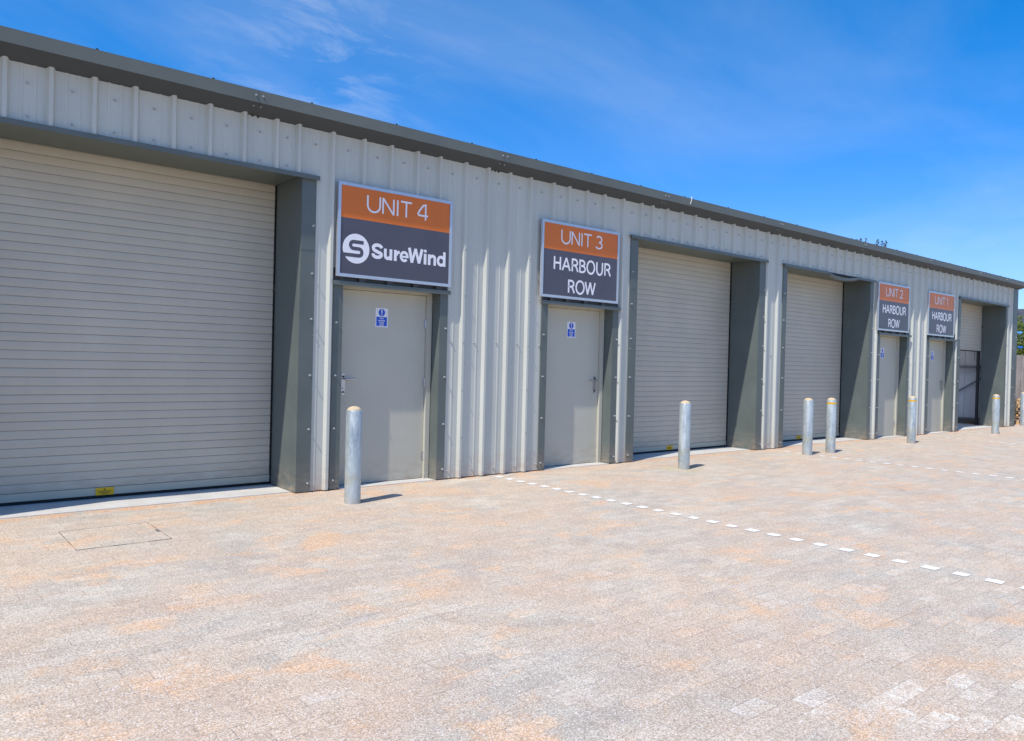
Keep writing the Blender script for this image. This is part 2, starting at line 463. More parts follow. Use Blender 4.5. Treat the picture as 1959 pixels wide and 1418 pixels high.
# lining of the open unit
ln = MB()
xw = 25.62
for k in range(34):
    y0 = .62+k*.33
    ln.box(xw-.02,xw,y0,y0+.322,.16,3.3); ln.box(xw-.026,xw-.021,y0+.15,y0+.165,.16,3.3)
P(ln,'inner_lining',M['liner'])
il = MB()
il.box(xw-.16,xw-.03,.62,11.8,1.69,1.765); il.box(xw-.16,xw-.03,.62,11.8,.145,.19)
il.tube([(xw-.06,.35,1.70),(xw-.06,2.9,-.10+.1)],.022,8); il.box(xw-.20,xw-.03,.62,11.8,2.9,2.97)
P(il,'wall_rail',M['innersteel'])
pp = MB(); pp.tube([(xw-.1,1.0,2.5),(xw-.1,1.0,1.98),(xw-.1,.985,1.93),(xw-.1,.86,1.86),(xw-.1,.70,1.80)],.02,10)
P(pp,'drain_pipe',M['pipe'])
pw = MB()
pw.add([(21.40,.05,0),(21.46,.05,0),(21.46,BY-.02,0),(21.40,BY-.02,0),(21.40,.05,4.1),(21.46,.05,4.1),(21.46,BY-.02,3.32),(21.40,BY-.02,3.32)],
       [(0,3,2,1),(4,5,6,7),(0,1,5,4),(1,2,6,5),(2,3,7,6),(3,0,4,7)])
P(pw,'partition_wall',M['liner'])
bk = MB(); bk.box(21.47,xw-.03,BY-.06,BY-.02,.0,3.3); P(bk,'rear_lining',M['liner'])

# roof (mono-pitch, falls to the rear) with rooflight over the open unit, unseen and put in to brighten it
rf = MB()
def roofz(y): return 4.20-(y+.20)*.0655
def roofslab(x0,x1,y0,y1,mi=0):
    a,b = roofz(y0),roofz(y1)
    rf.add([(x0,y0,a-.06),(x1,y0,a-.06),(x1,y1,b-.06),(x0,y1,b-.06),(x0,y0,a),(x1,y0,a),(x1,y1,b),(x0,y1,b)],
           [(0,3,2,1),(4,5,6,7),(0,1,5,4),(1,2,6,5),(2,3,7,6),(3,0,4,7)],mi)
roofslab(BL-.05,22.3,-.20,12.3); roofslab(22.3,24.9,-.20,1.6); roofslab(22.3,24.9,9.5,12.3); roofslab(24.9,25.90,-.20,12.3)
rxx = BL
while rxx < 25.8:
    if not (22.2 < rxx < 25.0):
        a,b = roofz(-.15),roofz(12.25)
        rf.add([(rxx-.05,-.15,a+.001),(rxx+.05,-.15,a+.001),(rxx+.05,12.25,b+.001),(rxx-.05,12.25,b+.001),(rxx-.02,-.15,a+.03),(rxx+.02,-.15,a+.03),(rxx+.02,12.25,b+.03),(rxx-.02,12.25,b+.03)],
               [(4,5,6,7),(0,1,5,4),(1,2,6,5),(2,3,7,6),(3,0,4,7)])
    rxx += .333
P(rf,'roof',M['fascia'])
def grp():
    t = NT('added_rooflight_sheet'); t.col((.8,.82,.84)); t.rough(.6)
    tr = t.n('ShaderNodeBsdfTranslucent'); tr.inputs['Color'].default_value = (.85,.87,.9,1)
    ms = t.n('ShaderNodeMixShader'); ms.inputs[0].default_value = .6
    o = [n for n in t.t.nodes if n.type == 'OUTPUT_MATERIAL'][0]
    t.l(t.b.outputs[0], ms.inputs[1]); t.l(tr.outputs[0], ms.inputs[2]); t.l(ms.outputs[0], o.inputs['Surface']); return t.mat
rl = MB(); rl.face([(22.31,1.61,roofz(1.61)-.02),(24.89,1.61,roofz(1.61)-.02),(24.89,9.49,roofz(9.49)-.02),(22.31,9.49,roofz(9.49)-.02)])
P(rl,'added_rooflight',grp())

# eaves flashing: fascia face, sloping soffit, lap joints with rivets, roof fixings along the edge
EX = 25.92; YF, ZB, ZT = -.225, 4.103, 4.228
joints = [-7.1,-3.85,-.45,2.94,6.18,9.44,12.71,15.95,19.2,22.29,24.21]
fa = MB()
segs = [BL-.05]+joints+[EX]
for i,(a,b) in enumerate(zip(segs,segs[1:])):
    d = .0015 if i % 2 else 0
    y = YF-d
    sag = [0,-.002,.002,-.001][i%4]
    fa.face([(a,y,ZB+sag),(b,y,ZB+sag),(b,y,ZT),(a,y,ZT)],0)
    fa.face([(a,y,ZT),(b,y,ZT),(b,YF+.06,ZT+.012),(a,YF+.06,ZT+.012)],0)
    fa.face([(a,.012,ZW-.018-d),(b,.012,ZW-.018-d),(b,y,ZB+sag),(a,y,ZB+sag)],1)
fa.face([(EX,YF,ZB),(EX,.012,ZW-.018),(EX,.012,ZT),(EX,YF,ZT)],0)
fa.box(BL-.05,EX-.01,YF+.062,YF+.07,ZT-.05,ZT+.010,0)
for jx in joints:
    for dx in (-.03,.045):
        fa.screw(jx+dx,YF-.002,ZT-.055,2,L=.012,r=.009)
        p = .55; fa.screw(jx+dx,YF*.72,ZB-.02,2,d=(0,0,-1),L=.010,r=.008)
    for k in range(3): fa.box(jx-.05+k*.06,jx-.03+k*.06,-.006,.004,ZW-.030-random.random()*.006,ZW-.020,3)
for bx in [-7.9,-6.9,-5.8,-4.8,-3.7,-2.7,-1.6,-.6,.42,1.46,2.49,3.53,4.58,5.67,6.74,7.8,8.86,9.92,11.1,12.2,13.3,14.34,15.4,16.5,17.48,18.5,19.5,20.4,21.38,22.76,23.8,24.8]:
    fa.screw(bx,YF+.03,ZT+.006,3,d=(0,0,1),L=.014,r=.014)
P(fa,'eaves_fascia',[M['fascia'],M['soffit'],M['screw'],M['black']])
ct = MB(); ct.tube([(10.02+.02*k*.2,YF-.012-.01*math.sin(k*.5),4.135+.024*k) for k in range(6)],.006,6)
P(ct,'loose_cable_tie',M['pipe'])

# corner post
cp_ = MB()
cp_.box(25.52,BR,-.006,.010,.012,ZW-.03); cp_.box(BR-.012,BR,.010,.16,.012,ZW-.03)
for z in (.12,.6,1.15,1.7,2.3,2.9): cp_.screw(25.60,-.006,z,1)
for z in (.93,2.62): cp_.screw(25.80,-.006,z,1)
P(cp_,'corner_post',[M['trim'],M['screw']])

# jambs and lintels
def jamb(xin, w, side, h, depth, zs, joint=None):
    """folded steel jamb; xin = reveal face, side +1 = strip lies right of the opening"""
    m = MB(); T = .003
    xo = xin+side*w; a,b = sorted((xin,xo))
    if joint:
        m.box(a,b,-.003,.006,.010,joint); m.box(a+.001,b-.001,-.0055,.0058,joint-.03,h-.004)
    else: m.box(a,b,-.003,.006,.010,h-.004)
    ra,rb = sorted((xin,xin+side*.004))
    m.box(ra,rb,.0065,depth,.008,h)
    ea,eb = sorted((xo-side*.004,xo))
    m.box(ea,eb,.0065,.05,.010,h-.004)
    for z in zs: m.screw(xo-side*.035,-.006,z+random.uniform(-.02,.02),1,L=.030,r=.0105)
    P(m,'jamb',[M['trim'],M['screw']])
def lintel(x0,x1,h,depth,lip0,lip1,xs=(),bent=None):
    m = MB()
    m.box(x0+.005,x1-.005,-.002,depth,h,h+.010)          # underside of the head
    if bent is None:
        m.box(lip0,lip1,-.050,-.046,h-.035,h+.012); m.box(lip0,lip1,-.0458,.008,h+.0105,h+.0145)
    else:
        b0,b1 = bent
        m.box(lip0,b0,-.050,-.046,h-.035,h+.012); m.box(lip0,b0,-.0458,.008,h+.0105,h+.0145)
        N = 14
        for i in range(N):                                # lip torn loose and hanging, dark gap behind
            t0,t1 = i/N,(i+1)/N; q = lambda t: max(0,(math.sin(math.pi*min(1,t*1.0))**.8))*(1-.55*t)
            xa,xb = b0+(b1-b0)*t0, b0+(b1-b0)*t1
            za,zb = h-.018-.085*q(t0), h-.018-.085*q(t1); ya,yb = -.052-.035*q(t0), -.052-.035*q(t1)
            m.face([(xa,ya,za-.030),(xb,yb,zb-.030),(xb,yb-.004,zb+.018),(xa,ya-.004,za+.018)])
            m.face([(xa,ya+.03,za-.05),(xb,yb+.03,zb-.05),(xb,yb,zb-.030),(xa,ya,za-.030)])
        m.box(b0,b1,-.020,.006,h-.03,h+.010,2)
        m.box(b1,lip1,-.050,-.046,h-.035,h+.012); m.box(b1,lip1,-.0458,.008,h+.0105,h+.0145)
    for x in xs: m.screw(x,.008,h+.05,1,L=.016)
    return P(m,'lintel',[M['trim'],M['screw'],M['black']],label='dark lintel with its lower lip bent loose' if bent else None)
RD = .60
JZ = (.12,.72,1.32,1.92,2.45,2.95)
RW = [(.145,.17),(.17,.19),(.14,.15),(.145,.12)]
for (a,b),(wl,wr),bent in zip(ROLL,RW,(None,None,(14.83,16.0),None)):
    jamb(a,wl,-1,RH,RD,JZ,2.72); dd = .69 if a < 1 else RD
    jamb(b,wr,1,RH,dd,JZ,2.72)
    lintel(a,b,RH,dd+.05,a-wl-.04,b+wr+.02,(),bent)
DD = .165
for i,(a,b) in enumerate(DOOR):
    jamb(a,.117,-1,DH,DD,(.12,.72,1.32,1.9)); jamb(b,.118,1,DH,DD,(.12,.72,1.32,1.9))
    lintel(a,b,DH,DD+.02,a-.15,b+.125)
    # closer flashing folded over the ribs, dark colour standing in for the sign's shade
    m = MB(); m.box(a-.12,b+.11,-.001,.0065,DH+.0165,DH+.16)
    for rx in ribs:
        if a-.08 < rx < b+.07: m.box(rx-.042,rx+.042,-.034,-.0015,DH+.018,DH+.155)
    P(m,'head_shade_flashing',M['guide'])

# roller shutters
def roller(a, b, zbot, label, lab_x, RD=RD):
    m = MB(); y = RD+.02; p = .0865; z = zbot+.10
    pr = []
    while z < RH+.02:
        jz = random.uniform(-.0005,.0005)
        for f, d in ((0,.0050),(.035,.0048),(.055,.0),(.22,-.0012),(.50,-.0020),(.80,-.0014),(.97,.0),(.98,.0050)): pr.append((z+f*p, y+d+jz))
        z += p
    for (z0,y0),(z1,y1) in zip(pr,pr[1:]):
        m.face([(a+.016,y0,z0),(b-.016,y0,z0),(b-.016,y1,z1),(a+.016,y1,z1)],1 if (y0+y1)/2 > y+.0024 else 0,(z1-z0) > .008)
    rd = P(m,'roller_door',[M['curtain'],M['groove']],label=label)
    br_ = MB(); br_.box(a+.016,b-.016,y-.012,y+.02,zbot+.022,zbot+.099); br_.box(a+.016,b-.016,y-.016,y-.0125,zbot+.03,zbot+.042)
    P(br_,'bottom_rail',M['rail'],rd)
    s = MB(); s.box(a+.016,b-.016,y-.004,y+.012,zbot-.006,zbot+.0215); P(s,'rubber_seal',M['black'],rd)
    for xa,xb in ((a+.005,a+.015),(b-.015,b-.005)):
        gd = MB(); gd.box(xa,xb,y-.016,y-.009,.012,RH-.002); gd.box(min(xa,xb-.05) if xa > (a+b)/2 else xa,max(xb,xa+.05) if xa < (a+b)/2 else xb,y+.016,y+.03,.012,RH-.002); P(gd,'guide_rail',M['black'],rd)
    if lab_x:
        l = MB(); x0,x1 = lab_x; yy = y-.0185; z0,z1 = zbot+.022,zbot+.098; zc = (z0+z1)/2
        l.box(x0,x1,yy,yy+.002,z0,z1,0)
        wx = x1-x0; xc = (x0+x1)/2
        l.face([(xc-.012,yy-.001,z1-.024),(xc+.012,yy-.001,z1-.024),(xc,yy-.001,z1-.006)],1)
        for k,(f,zz) in enumerate(((.34,.036),(.36,.045),(.30,.054),(.16,.063))):
            for q in range(9):
                xa = xc-f*wx+q*2*f*wx/9; l.face([(xa,yy-.001,z1-zz),(xa+2*f*wx/9*.72,yy-.001,z1-zz),(xa+2*f*wx/9*.72,yy-.001,z1-zz+.005),(xa,yy-.001,z1-zz+.005)],1)
        P(l,'warning_label',[M['yellow'],M['inkdark']],rd)
    return rd
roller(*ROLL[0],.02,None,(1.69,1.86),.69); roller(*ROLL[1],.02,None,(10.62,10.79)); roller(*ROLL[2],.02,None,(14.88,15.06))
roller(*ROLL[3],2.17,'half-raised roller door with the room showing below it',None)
# concrete thresholds (floor slab edge showing in each shutter opening)
for a,b in ROLL:
    t_ = MB(); t_.box(a+.006,b-.006,.10,1.2,-.05,.008); P(t_,'threshold',M['conc'])
for a,b in DOOR:
    t_ = MB(); t_.box(a+.006,b-.006,.0,.4,-.05,.008); P(t_,'threshold',M['conc'])
fl = MB(); fl.box(21.5,xw-.03,1.205,BY-.07,-.05,.006); P(fl,'floor_slab',M['conc'])
col_ = MB(); col_.box(24.955,25.0,.66,.74,.01,4.0); P(col_,'door_post',M['guide'])

# personnel doors
def text_mesh(body, size, bold=0):
    cu = bpy.data.curves.new('txt','FONT'); cu.body = body; cu.size = size; cu.align_x = 'CENTER'; cu.offset = bold
    to = bpy.data.objects.new('txt', cu); COL.objects.link(to)
    dg = bpy.context.evaluated_depsgraph_get(); me = bpy.data.meshes.new_from_object(to.evaluated_get(dg))
    vs = [v.co.copy() for v in me.vertices]; fs = [tuple(p.vertices) for p in me.polygons]
    bpy.data.objects.remove(to); bpy.data.curves.remove(cu); bpy.data.meshes.remove(me)
    return vs, fs
TXT = {s: text_mesh(s, .048, .0010) for s in ('Fire','escape','keep','clear')}
def safety_sign(x0, z1, par):
    w_, h_ = .172, .232; y = .2065; m = MB(); xc = x0+w_/2
    m.box(x0,x0+w_,y,y+.0015,z1-h_,z1,0)
    m.box(x0+.013,x0+w_-.013,y-.0006,y-.0001,z1-h_+.013,z1-.108,1)
    N = 32; cz = z1-.055; r = .045
    m.face([(xc+r*math.cos(-2*math.pi*k/N),y-.0006,cz+r*math.sin(-2*math.pi*k/N)) for k in range(N)][::-1],1)
    m.face([(xc-.005,y-.0012,cz-.012),(xc+.005,y-.0012,cz-.012),(xc+.009,y-.0012,cz+.036),(xc-.009,y-.0012,cz+.036)],0)
    m.face([(xc+.0075*math.cos(2*math.pi*k/14),y-.0012,cz-.027+.0075*math.sin(2*math.pi*k/14)) for k in range(14)],0)
    for k, s in enumerate(('Fire','escape','keep','clear')):
        vs, fs = TXT[s]; zb = z1-.134-k*.0265
        m.add([(xc+v.x*.70,y-.0012,zb+v.y*.62) for v in vs], fs, 0)
    P(m,'safety_sign',[M['white'],M['blue']],par)
def door(i, a, b, hinge_right, sx, sz):
    fr = .075; y = .21; m = MB()
    m.box(a+fr,b-fr-.0,y,y+.045,.014,DH-.055,0)
    d = P(m,'door',M['leaf'])
    f = MB()
    for xa,xb in ((a+.006,a+fr-.004),(b-fr+.004,b-.006)): f.box(xa,xb,DD+.002,y+.05,.010,DH-.012)
    for xa,xb in ((a+fr-.0035,a+fr+.012),(b-fr-.012,b-fr+.0035)): f.box(xa,xb,y+.047,y+.06,.010,DH-.05)
    f.box(a+fr-.0035,b-fr+.0035,DD+.003,y+.049,DH-.05,DH-.013)
    P(f,'door_frame',M['leaf'],d)
    k = MB(); k.box(a+fr,b-fr,y+.003,y+.04,.008,.0135); P(k,'door_sweep',M['black'],d)
    hx = b-fr+.001 if hinge_right else a+fr-.001
    for z in (.30,1.22,1.96):
        h = MB(); h.tube([(hx,y-.008,z-.055),(hx,y-.008,z+.055)],.010,10); h.box(hx-.022,hx+.022,y-.0035,y-.0005,z-.05,z+.05)
        P(h,'hinge',M['steel'],d)
    px = a+fr+.055 if hinge_right else b-fr-.075; s = 1 if hinge_right else -1
    h = MB()
    h.box(px-.024,px+.024,y-.010,y-.0005,1.10,1.30)
    h.tube([(px,y-.0005,1.305),(px,y-.010,1.305)],.024,16); h.tube([(px,y-.0005,1.095),(px,y-.010,1.095)],.024,16)
    h.tube([(px,y-.009,1.265),(px,y-.052,1.265),(px+s*.012,y-.060,1.265),(px+s*.135,y-.060,1.265)],.0105,10)
    h.tube([(px,y-.0095,1.15),(px,y-.020,1.15)],.012,12)
    P(h,'door_handle',M['steel'],d)
    safety_sign(sx+.03*sx/8.16, sz, d)
door(0,*DOOR[0],True,4.570,2.126); door(1,*DOOR[1],False,7.746,2.128); door(2,*DOOR[2],True,17.645,2.055); door(3,*DOOR[3],False,20.36,2.06)

# ------------------------------------------------------------------ unit signs
def ribbon(m, pts, w, y, mi=0):
    pts = [Vector((p[0],p[1])) for p in pts]; pts = [p for i, p in enumerate(pts) if i == 0 or (p-pts[i-1]).length > 2e-4]; n = len(pts); L = []; Rr = []
    for i, p in enumerate(pts):
        d0 = (p-pts[i-1]).normalized() if i > 0 else None; d1 = (pts[i+1]-p).normalized() if i < n-1 else None
        if d0 is None: nn = Vector((-d1.y,d1.x)); k = 1
        elif d1 is None: nn = Vector((-d0.y,d0.x)); k = 1
        else:
            t = (d0+d1)
            t = t.normalized() if t.length > 1e-4 else Vector((-d0.y,d0.x))
            nn = Vector((-t.y,t.x)); k = min(2.6, 1/max(.3,abs(nn.dot(Vector((-d0.y,d0.x))))))
        L.append(p+nn*w/2*k); Rr.append(p-nn*w/2*k)
    for i in range(n-1):
        m.face([(Rr[i].x,y,Rr[i].y),(Rr[i+1].x,y,Rr[i+1].y),(L[i+1].x,y,L[i+1].y),(L[i].x,y,L[i].y)],mi)
def arc(cx, cy, rx, ry, a0, a1, n=12):
    return [(cx+rx*math.cos(R(a0+(a1-a0)*k/n)), cy+ry*math.sin(R(a0+(a1-a0)*k/n))) for k in range(n+1)]
# thin caps, unit box (0..1)
CAPS = {
 'U': (.88,[[(0,1)]+arc(.44,.42,.44,.42,180,360,16)+[(.88,1)]]),
 'N': (.84,[[(0,0),(0,1)],[(.0,.98),(.84,.02)],[(.84,0),(.84,1)]]),
 'I': (0,[[(0,0),(0,1)]]),
 'T': (.82,[[(0,.97),(.82,.97)],[(.41,.91),(.41,0)]]),
 '1': (.26,[[(0,.76),(.26,.97),(.26,0)]]),
 '2': (.66,[arc(.32,.68,.31,.30,160,-35,12)+[(.02,.03),(.68,.03)]]),
 '3': (.66,[arc(.30,.74,.30,.24,150,-90,12),arc(.28,.26,.36,.24,90,-155,14)]),
 '4': (.86,[[(.66,0),(.66,1),(.46,.95),(.16,.62),(.03,.40),(.08,.30),(.16,.29),(.595,.29)],[(.725,.29),(.86,.29)]]),
 'H': (.72,[[(0,0),(0,1)],[(.72,0),(.72,1)],[(.07,.52),(.65,.52)]]),
 'A': (.86,[[(0,0),(.43,.99)],[(.43,.99),(.86,0)],[(.22,.33),(.64,.33)]]),
 'R': (.64,[[(0,0),(0,.95),(.26,.95)]+arc(.28,.72,.28,.23,80,-90,10)+[(0,.49)],[(.30,.49),(.44,.38),(.64,0)]]),
 'B': (.62,[[(0,0),(0,.95),(.26,.95)]+arc(.28,.74,.26,.21,80,-90,9)+[(0,.53)],[(.26,.53)]+arc(.28,.285,.34,.245,80,-90,9)+[(0,.04)]]),
 'O': (.90,[arc(.45,.5,.45,.5,90,450,32)]),
 'W': (1.16,[[(0,1),(.30,.01)],[(.28,.01),(.58,.99)],[(.58,.99),(.88,.01)],[(.86,.01),(1.16,1)]]),
}
def put(m, ch, x, z, h, w, y, width=None):
    cw, st = CAPS[ch]; kx = h if (width is None or cw == 0) else width/cw
    for j, s in enumerate(st): ribbon(m, [(x+px*kx, z+pz*h) for px, pz in s], w, y-.0004*j)
SW, SZ0, SZ1 = 1.56, 2.431, 3.502
def unit_sign(x, label, num, surewind=False):
    x += .041*x/7.98
    t = empty('unit_sign', (x,-.02,SZ0)); tag(t, label, 'sign', 'unit signs above the doors')
    def Q(mb, name, mats, lab=None):
        mb.v = [(a,b+.02,c-SZ0) for a,b,c in mb.v]; o = mb.build(name, mats, t)
        if lab: o['label'] = lab
    f = MB(); W = .036; yf = -.064
    f.box(0,SW,yf,-.031,SZ1-W,SZ1); f.box(0,SW,yf,-.031,SZ0,SZ0+W)
    f.box(0,W,yf,-.031,SZ0+W+.0005,SZ1-W-.0005); f.box(SW-W,SW,yf,-.031,SZ0+W+.0005,SZ1-W-.0005)
    f.box(.12,.16,-.0295,.0,SZ0+.2,SZ1-.2); f.box(SW-.16,SW-.12,-.0295,.0,SZ0+.2,SZ1-.2)
    Q(f,'frame',M['alu'])
    yp = -.056; dv = 3.103
    u = MB(); u.box(W+.001,SW-W-.001,yp,-.036,dv+.0005,SZ1-W-.001); Q(u,'upper_panel',M['orange'])
    l = MB(); l.box(W+.001,SW-W-.001,yp,-.036,SZ0+W+.001,dv); Q(l,'lower_panel',M['char'])
    yl = yp-.0015
    m = MB(); h = .186; z = 3.211
    put(m,'U',.372,z,h,.0215,yl,.163); put(m,'N',.574,z,h,.0215,yl,.143); put(m,'I',.771,z,h,.0215,yl); put(m,'T',.815,z,h,.0215,yl,.152)
    Q(m,'unit_word',M['letter']); m = MB()
    if num == '4': put(m,'4',1.052,z,h,.0215,yl,.148)
    else: put(m,num,{'3':1.068,'2':1.068,'1':1.075}[num],z,h,.0215,yl)
    Q(m,'unit_number',M['letter'])
    if not surewind:
        m = MB(); h = .182; z = 2.830; s = .0290; xx = .245
        for ch, wd, gap in (('H',.112,.042),('A',.148,.045),('R',.112,.040),('B',.106,.040),('O',.152,.048),('U',.118,.055),('R',.116,0)):
            put(m,ch,xx,z,h,s,yl,wd); xx += wd+gap
        Q(m,'name_word',M['letter']); m = MB(); z = 2.521; xx = .53
        for ch, wd, gap in (('R',.112,.036),('O',.158,.026),('W',.200,0)):
            put(m,ch,xx,z,h,s,yl,wd); xx += wd+gap
        Q(m,'name_word',M['letter'])
    else:
        cx, cz, r = .237, 2.763, .170
        e = MB(); N = 56
        e.face([(cx+r*math.cos(2*math.pi*k/N),yl,cz+r*math.sin(2*math.pi*k/N)) for k in range(N)],0)
        s = [(.55,.45),(-.20,.45)]+arc(-.20,.225,.225,.225,90,270,14)+[(.20,0)]+arc(.20,-.23,.23,.23,90,-90,14)+[(-.93,-.46)]
        ribbon(e, [(cx+px*r,cz+pz*r) for px,pz in s], .245*r, yl-.001, 1)
        Q(e,'round_emblem',[M['letter'],M['char']])
        m = MB(); z = 2.676; C = .180; X = .131; b = .042; q = b/2
        def rb(pts, w=b, k=0): ribbon(m, pts, w, yl-.0004*k)
        x0 = .437                                                   # S
        rb([(x0+.134,z+C-.050)]+arc(x0+.076,z+C-.0505,.055,.0305,8,180,10)[1:]+arc(x0+.050,z+C-.052,.029,.034,180,255,6)[1:]+[(x0+.098,z+.074)]
           +arc(x0+.098,z+.050,.030,.025,75,0,5)[1:]+arc(x0+.074,z+.048,.054,.030,0,-180,12)[1:]+[(x0+.0195,z+.058)], .040)
        x0 = .597                                                   # u
        rb([(x0+q,z+X),(x0+q,z+.05)]+arc(x0+q+.031,z+.050,.031,.031,180,290,8)[1:]+[(x0+.082,z+.034)],.038); rb([(x0+.096,z+X),(x0+.096,z)],.038,1)
        x0 = .733                                                   # r
        rb([(x0+q,z),(x0+q,z+X)],.038); rb([(x0+q+.012,z+.070),(x0+q+.025,z+.100),(x0+q+.058,z+.112)],.036,1)
        x0 = .812                                                   # e
        rb([(x0+.020,z+.062),(x0+.106,z+.062)],.024); rb([(x0+.108,z+.050)]+arc(x0+.064,z+.065,.045,.050,0,320,22),.034,1)
        x0 = .926                                                   # W
        rb([(x0+.020,z+C),(x0+.060,z+.004)],.040); rb([(x0+.060,z+.004),(x0+.108,z+C-.004)],.034,1); rb([(x0+.108,z+C-.004),(x0+.158,z+.004)],.034,2); rb([(x0+.158,z+.004),(x0+.200,z+C)],.040,3)
        x0 = 1.152                                                  # i
        rb([(x0+q,z),(x0+q,z+X)],.039); rb([(x0+q,z+.148),(x0+q,z+C)],.039)
        x0 = 1.212                                                  # n
        rb([(x0+q,z),(x0+q,z+X)],.038); rb([(x0+q+.008,z+.092)]+arc(x0+.070,z+.083,.033,.031,120,0,8)+[(x0+.103,z)],.038,1)
        x0 = 1.343                                                  # d
        rb(arc(x0+.064,z+.065,.045,.050,40,320,20),.036); rb([(x0+.112,z),(x0+.112,z+C)],.038,1)
        Q(m,'name_lettering',M['letter'])
    return t
unit_sign(3.9125,'framed orange and charcoal sign reading UNIT 4 with white round S emblem','4',True)
unit_sign(6.9688,'framed orange and charcoal sign reading UNIT 3 HARBOUR ROW','3')
unit_sign(16.864,'framed orange and charcoal sign reading UNIT 2 HARBOUR ROW','2')
unit_sign(19.456,'framed orange and charcoal sign reading UNIT 1 HARBOUR ROW','1')

# ------------------------------------------------------------------ bollards
BR_ = .0835
def bollard_proto():
    t = empty('bollard', (0,0,0))
    m = MB(); m.lathe([(BR_+.001,-.05),(BR_,.0),(BR_,.962),(BR_-.003,.968),(BR_-.010,.969)],n=40); m.build('post',M['galv'],t)
    d = MB(); d.lathe([(BR_-.011,.955)]+[((BR_-.011)*math.cos(R(a)),.967+.042*math.sin(R(a))) for a in range(0,90,8)]+[(.0005,1.009)],n=36); d.build('dome_cap',M['cap'],t)
    return t
bp = bollard_proto()
def band(t, tab):
    m = MB(); m.lathe([(BR_+.0008,.893),(BR_+.0008,.926)],n=40); m.build('yellow_band',M['yellow'],t)
    if tab:
        a0 = R(-62 if tab == 1 else -66); m = MB(); pts = [a0+R(4)*k for k in range(9)]
        for p,q in zip(pts,pts[1:]):
            r = BR_+.0009; m.face([(r*math.cos(p),r*math.sin(p),.838),(r*math.cos(q),r*math.sin(q),.838),(r*math.cos(q),r*math.sin(q),.868),(r*math.cos(p),r*math.sin(p),.868)])
        m.build('yellow_tab',M['yellow'],t)
spots = [(3.757,-.884,'galvanised bollard without a band in front of the door under the UNIT 4 sign',0),
 (9.085,-.966,'galvanised bollard without a band before the shutter right of the UNIT 3 sign',0),
 (12.617,-.913,'galvanised bollard splashed with white paint, left one of the close pair',0),
 (13.345,-.955,'galvanised bollard with yellow band and tab, right of the close pair',2),
 (16.888,-.873,'galvanised bollard with yellow band and tab between the doors of units 2 and 1',2),
 (21.845,-.829,'galvanised bollard with a yellow band and no tab before the half-open shutter',1),
 (26.30,-.10,'galvanised bollard past the building corner beside the firewood',0)]
allb = []
for i,(x,y,lab,bd) in enumerate(spots):
    o = bp if i == 0 else copy_tree(bp)
    d = Vector((x,y+7.98)).normalized()*.075
    o.location = (x+d.x,y+d.y,0); o.rotation_euler = (0,0,0)
    tag(o,lab,'bollard','galvanised bollards along the front'); allb.append((o,bd))
for o,bd in allb:
    if bd: band(o, 1 if bd == 2 else 0)

rr = BR_+.0009
for a_, z_, w_, h_ in ((168,.865,5,.020),(172,.80,3,.012),(173,.775,4,.016),(166,.66,5,.018),(188,.625,6,.012),(178,.595,5,.022),(174,.575,4,.014),(164,.55,3,.012),(174,.50,4,.030),(178,.47,3,.014),(176,.43,4,.026),(172,.405,3,.020),(173,.34,3,.026)):
    m = MB(); q = [R(a_-w_/2),R(a_),R(a_+w_/2)]
    m.face([(rr*math.cos(q[0]),rr*math.sin(q[0]),z_),(rr*math.cos(q[1]),rr*math.sin(q[1]),z_-h_*.6),(rr*math.cos(q[2]),rr*math.sin(q[2]),z_-.1*h_),(rr*math.cos(q[1]),rr*math.sin(q[1]),z_+h_*.5)])
    m.build('paint_splash',M['letter'],allb[2][0])

# ------------------------------------------------------------------ manhole cover
mc = empty('manhole_cover',(1.49,-1.09,0)); tag(mc,'square recessed cover filled with paving blocks in front of the left shutter','manhole cover')
hx, hy = .345, .375
m = MB(); T = .005
for a,b,c,d in ((-hx,hx,-hy,-hy+T),(-hx,hx,hy-T,hy),(-hx,-hx+T,-hy+T,hy-T),(hx-T,hx,-hy+T,hy-T)): m.box(a,b,c,d,-.02,.0035)
m.box(hx-.03,hx-T-.001,-.06,.04,-.02,.0030)
def dirtmetal():
    t = NT('cover_frame_steel'); n = t.noise(t.coord(), 7, 4); t.col(t.mix(t.ramp(n,.46,.60),(.13,.125,.12),(.54,.40,.28))); t.rough(.7); return t.mat
m.build('cover_frame',dirtmetal(),mc)
m = MB(); m.box(-hx+T+.001,hx-T-.001,-hy+T+.001,hy-T-.001,-.02,.0025); m.build('block_infill',M['paving'],mc)

# ------------------------------------------------------------------ beyond the corner
def wood(name, c1, c2, sc=(1,1,1)):
    t = NT(name); n = t.noise(t.coord(sc), 4, 6, .65); n2 = t.noise(t.coord((14,14,1.2)), 1.5, 4)
    c = t.mix(t.ramp(n,.3,.7), c1, c2); c = t.mix(t.ramp(n2,.5,.75,0,.6), c, scl(c1,.6)); t.col(c); t.rough(.85); t.bump(n2,.3,.004); return t.mat
M['fence'] = wood('weathered_board', (.17,.155,.14), (.33,.31,.285), (1,1,.4))
M['logend'] = wood('split_wood', (.55,.33,.13), (.74,.54,.30))
FX = 33.0
fn = empty('timber_fence',(FX,0,0)); tag(fn,'tall weathered grey close-board fence beyond the building corner','fence')
m = MB(); y = -12
while y < 16:
    wd = .145; m.obox((random.uniform(-.006,.006),y,1.13+random.uniform(-.02,.02)),(.012,0,0),(random.uniform(-.003,.003),wd/2,0),(0,0,1.13)); y += .15
m.build('boards',M['fence'],fn)
m = MB()
for z in (.4,1.2,2.0): m.box(.02,.06,-12,16,z-.04,z+.04)
m.build('rails',M['fence'],fn)
yy = -11
while yy < 16:
    m = MB(); m.box(.062,.16,yy-.05,yy+.05,0,2.3); m.build('fence_post',M['fence'],fn); yy += 3

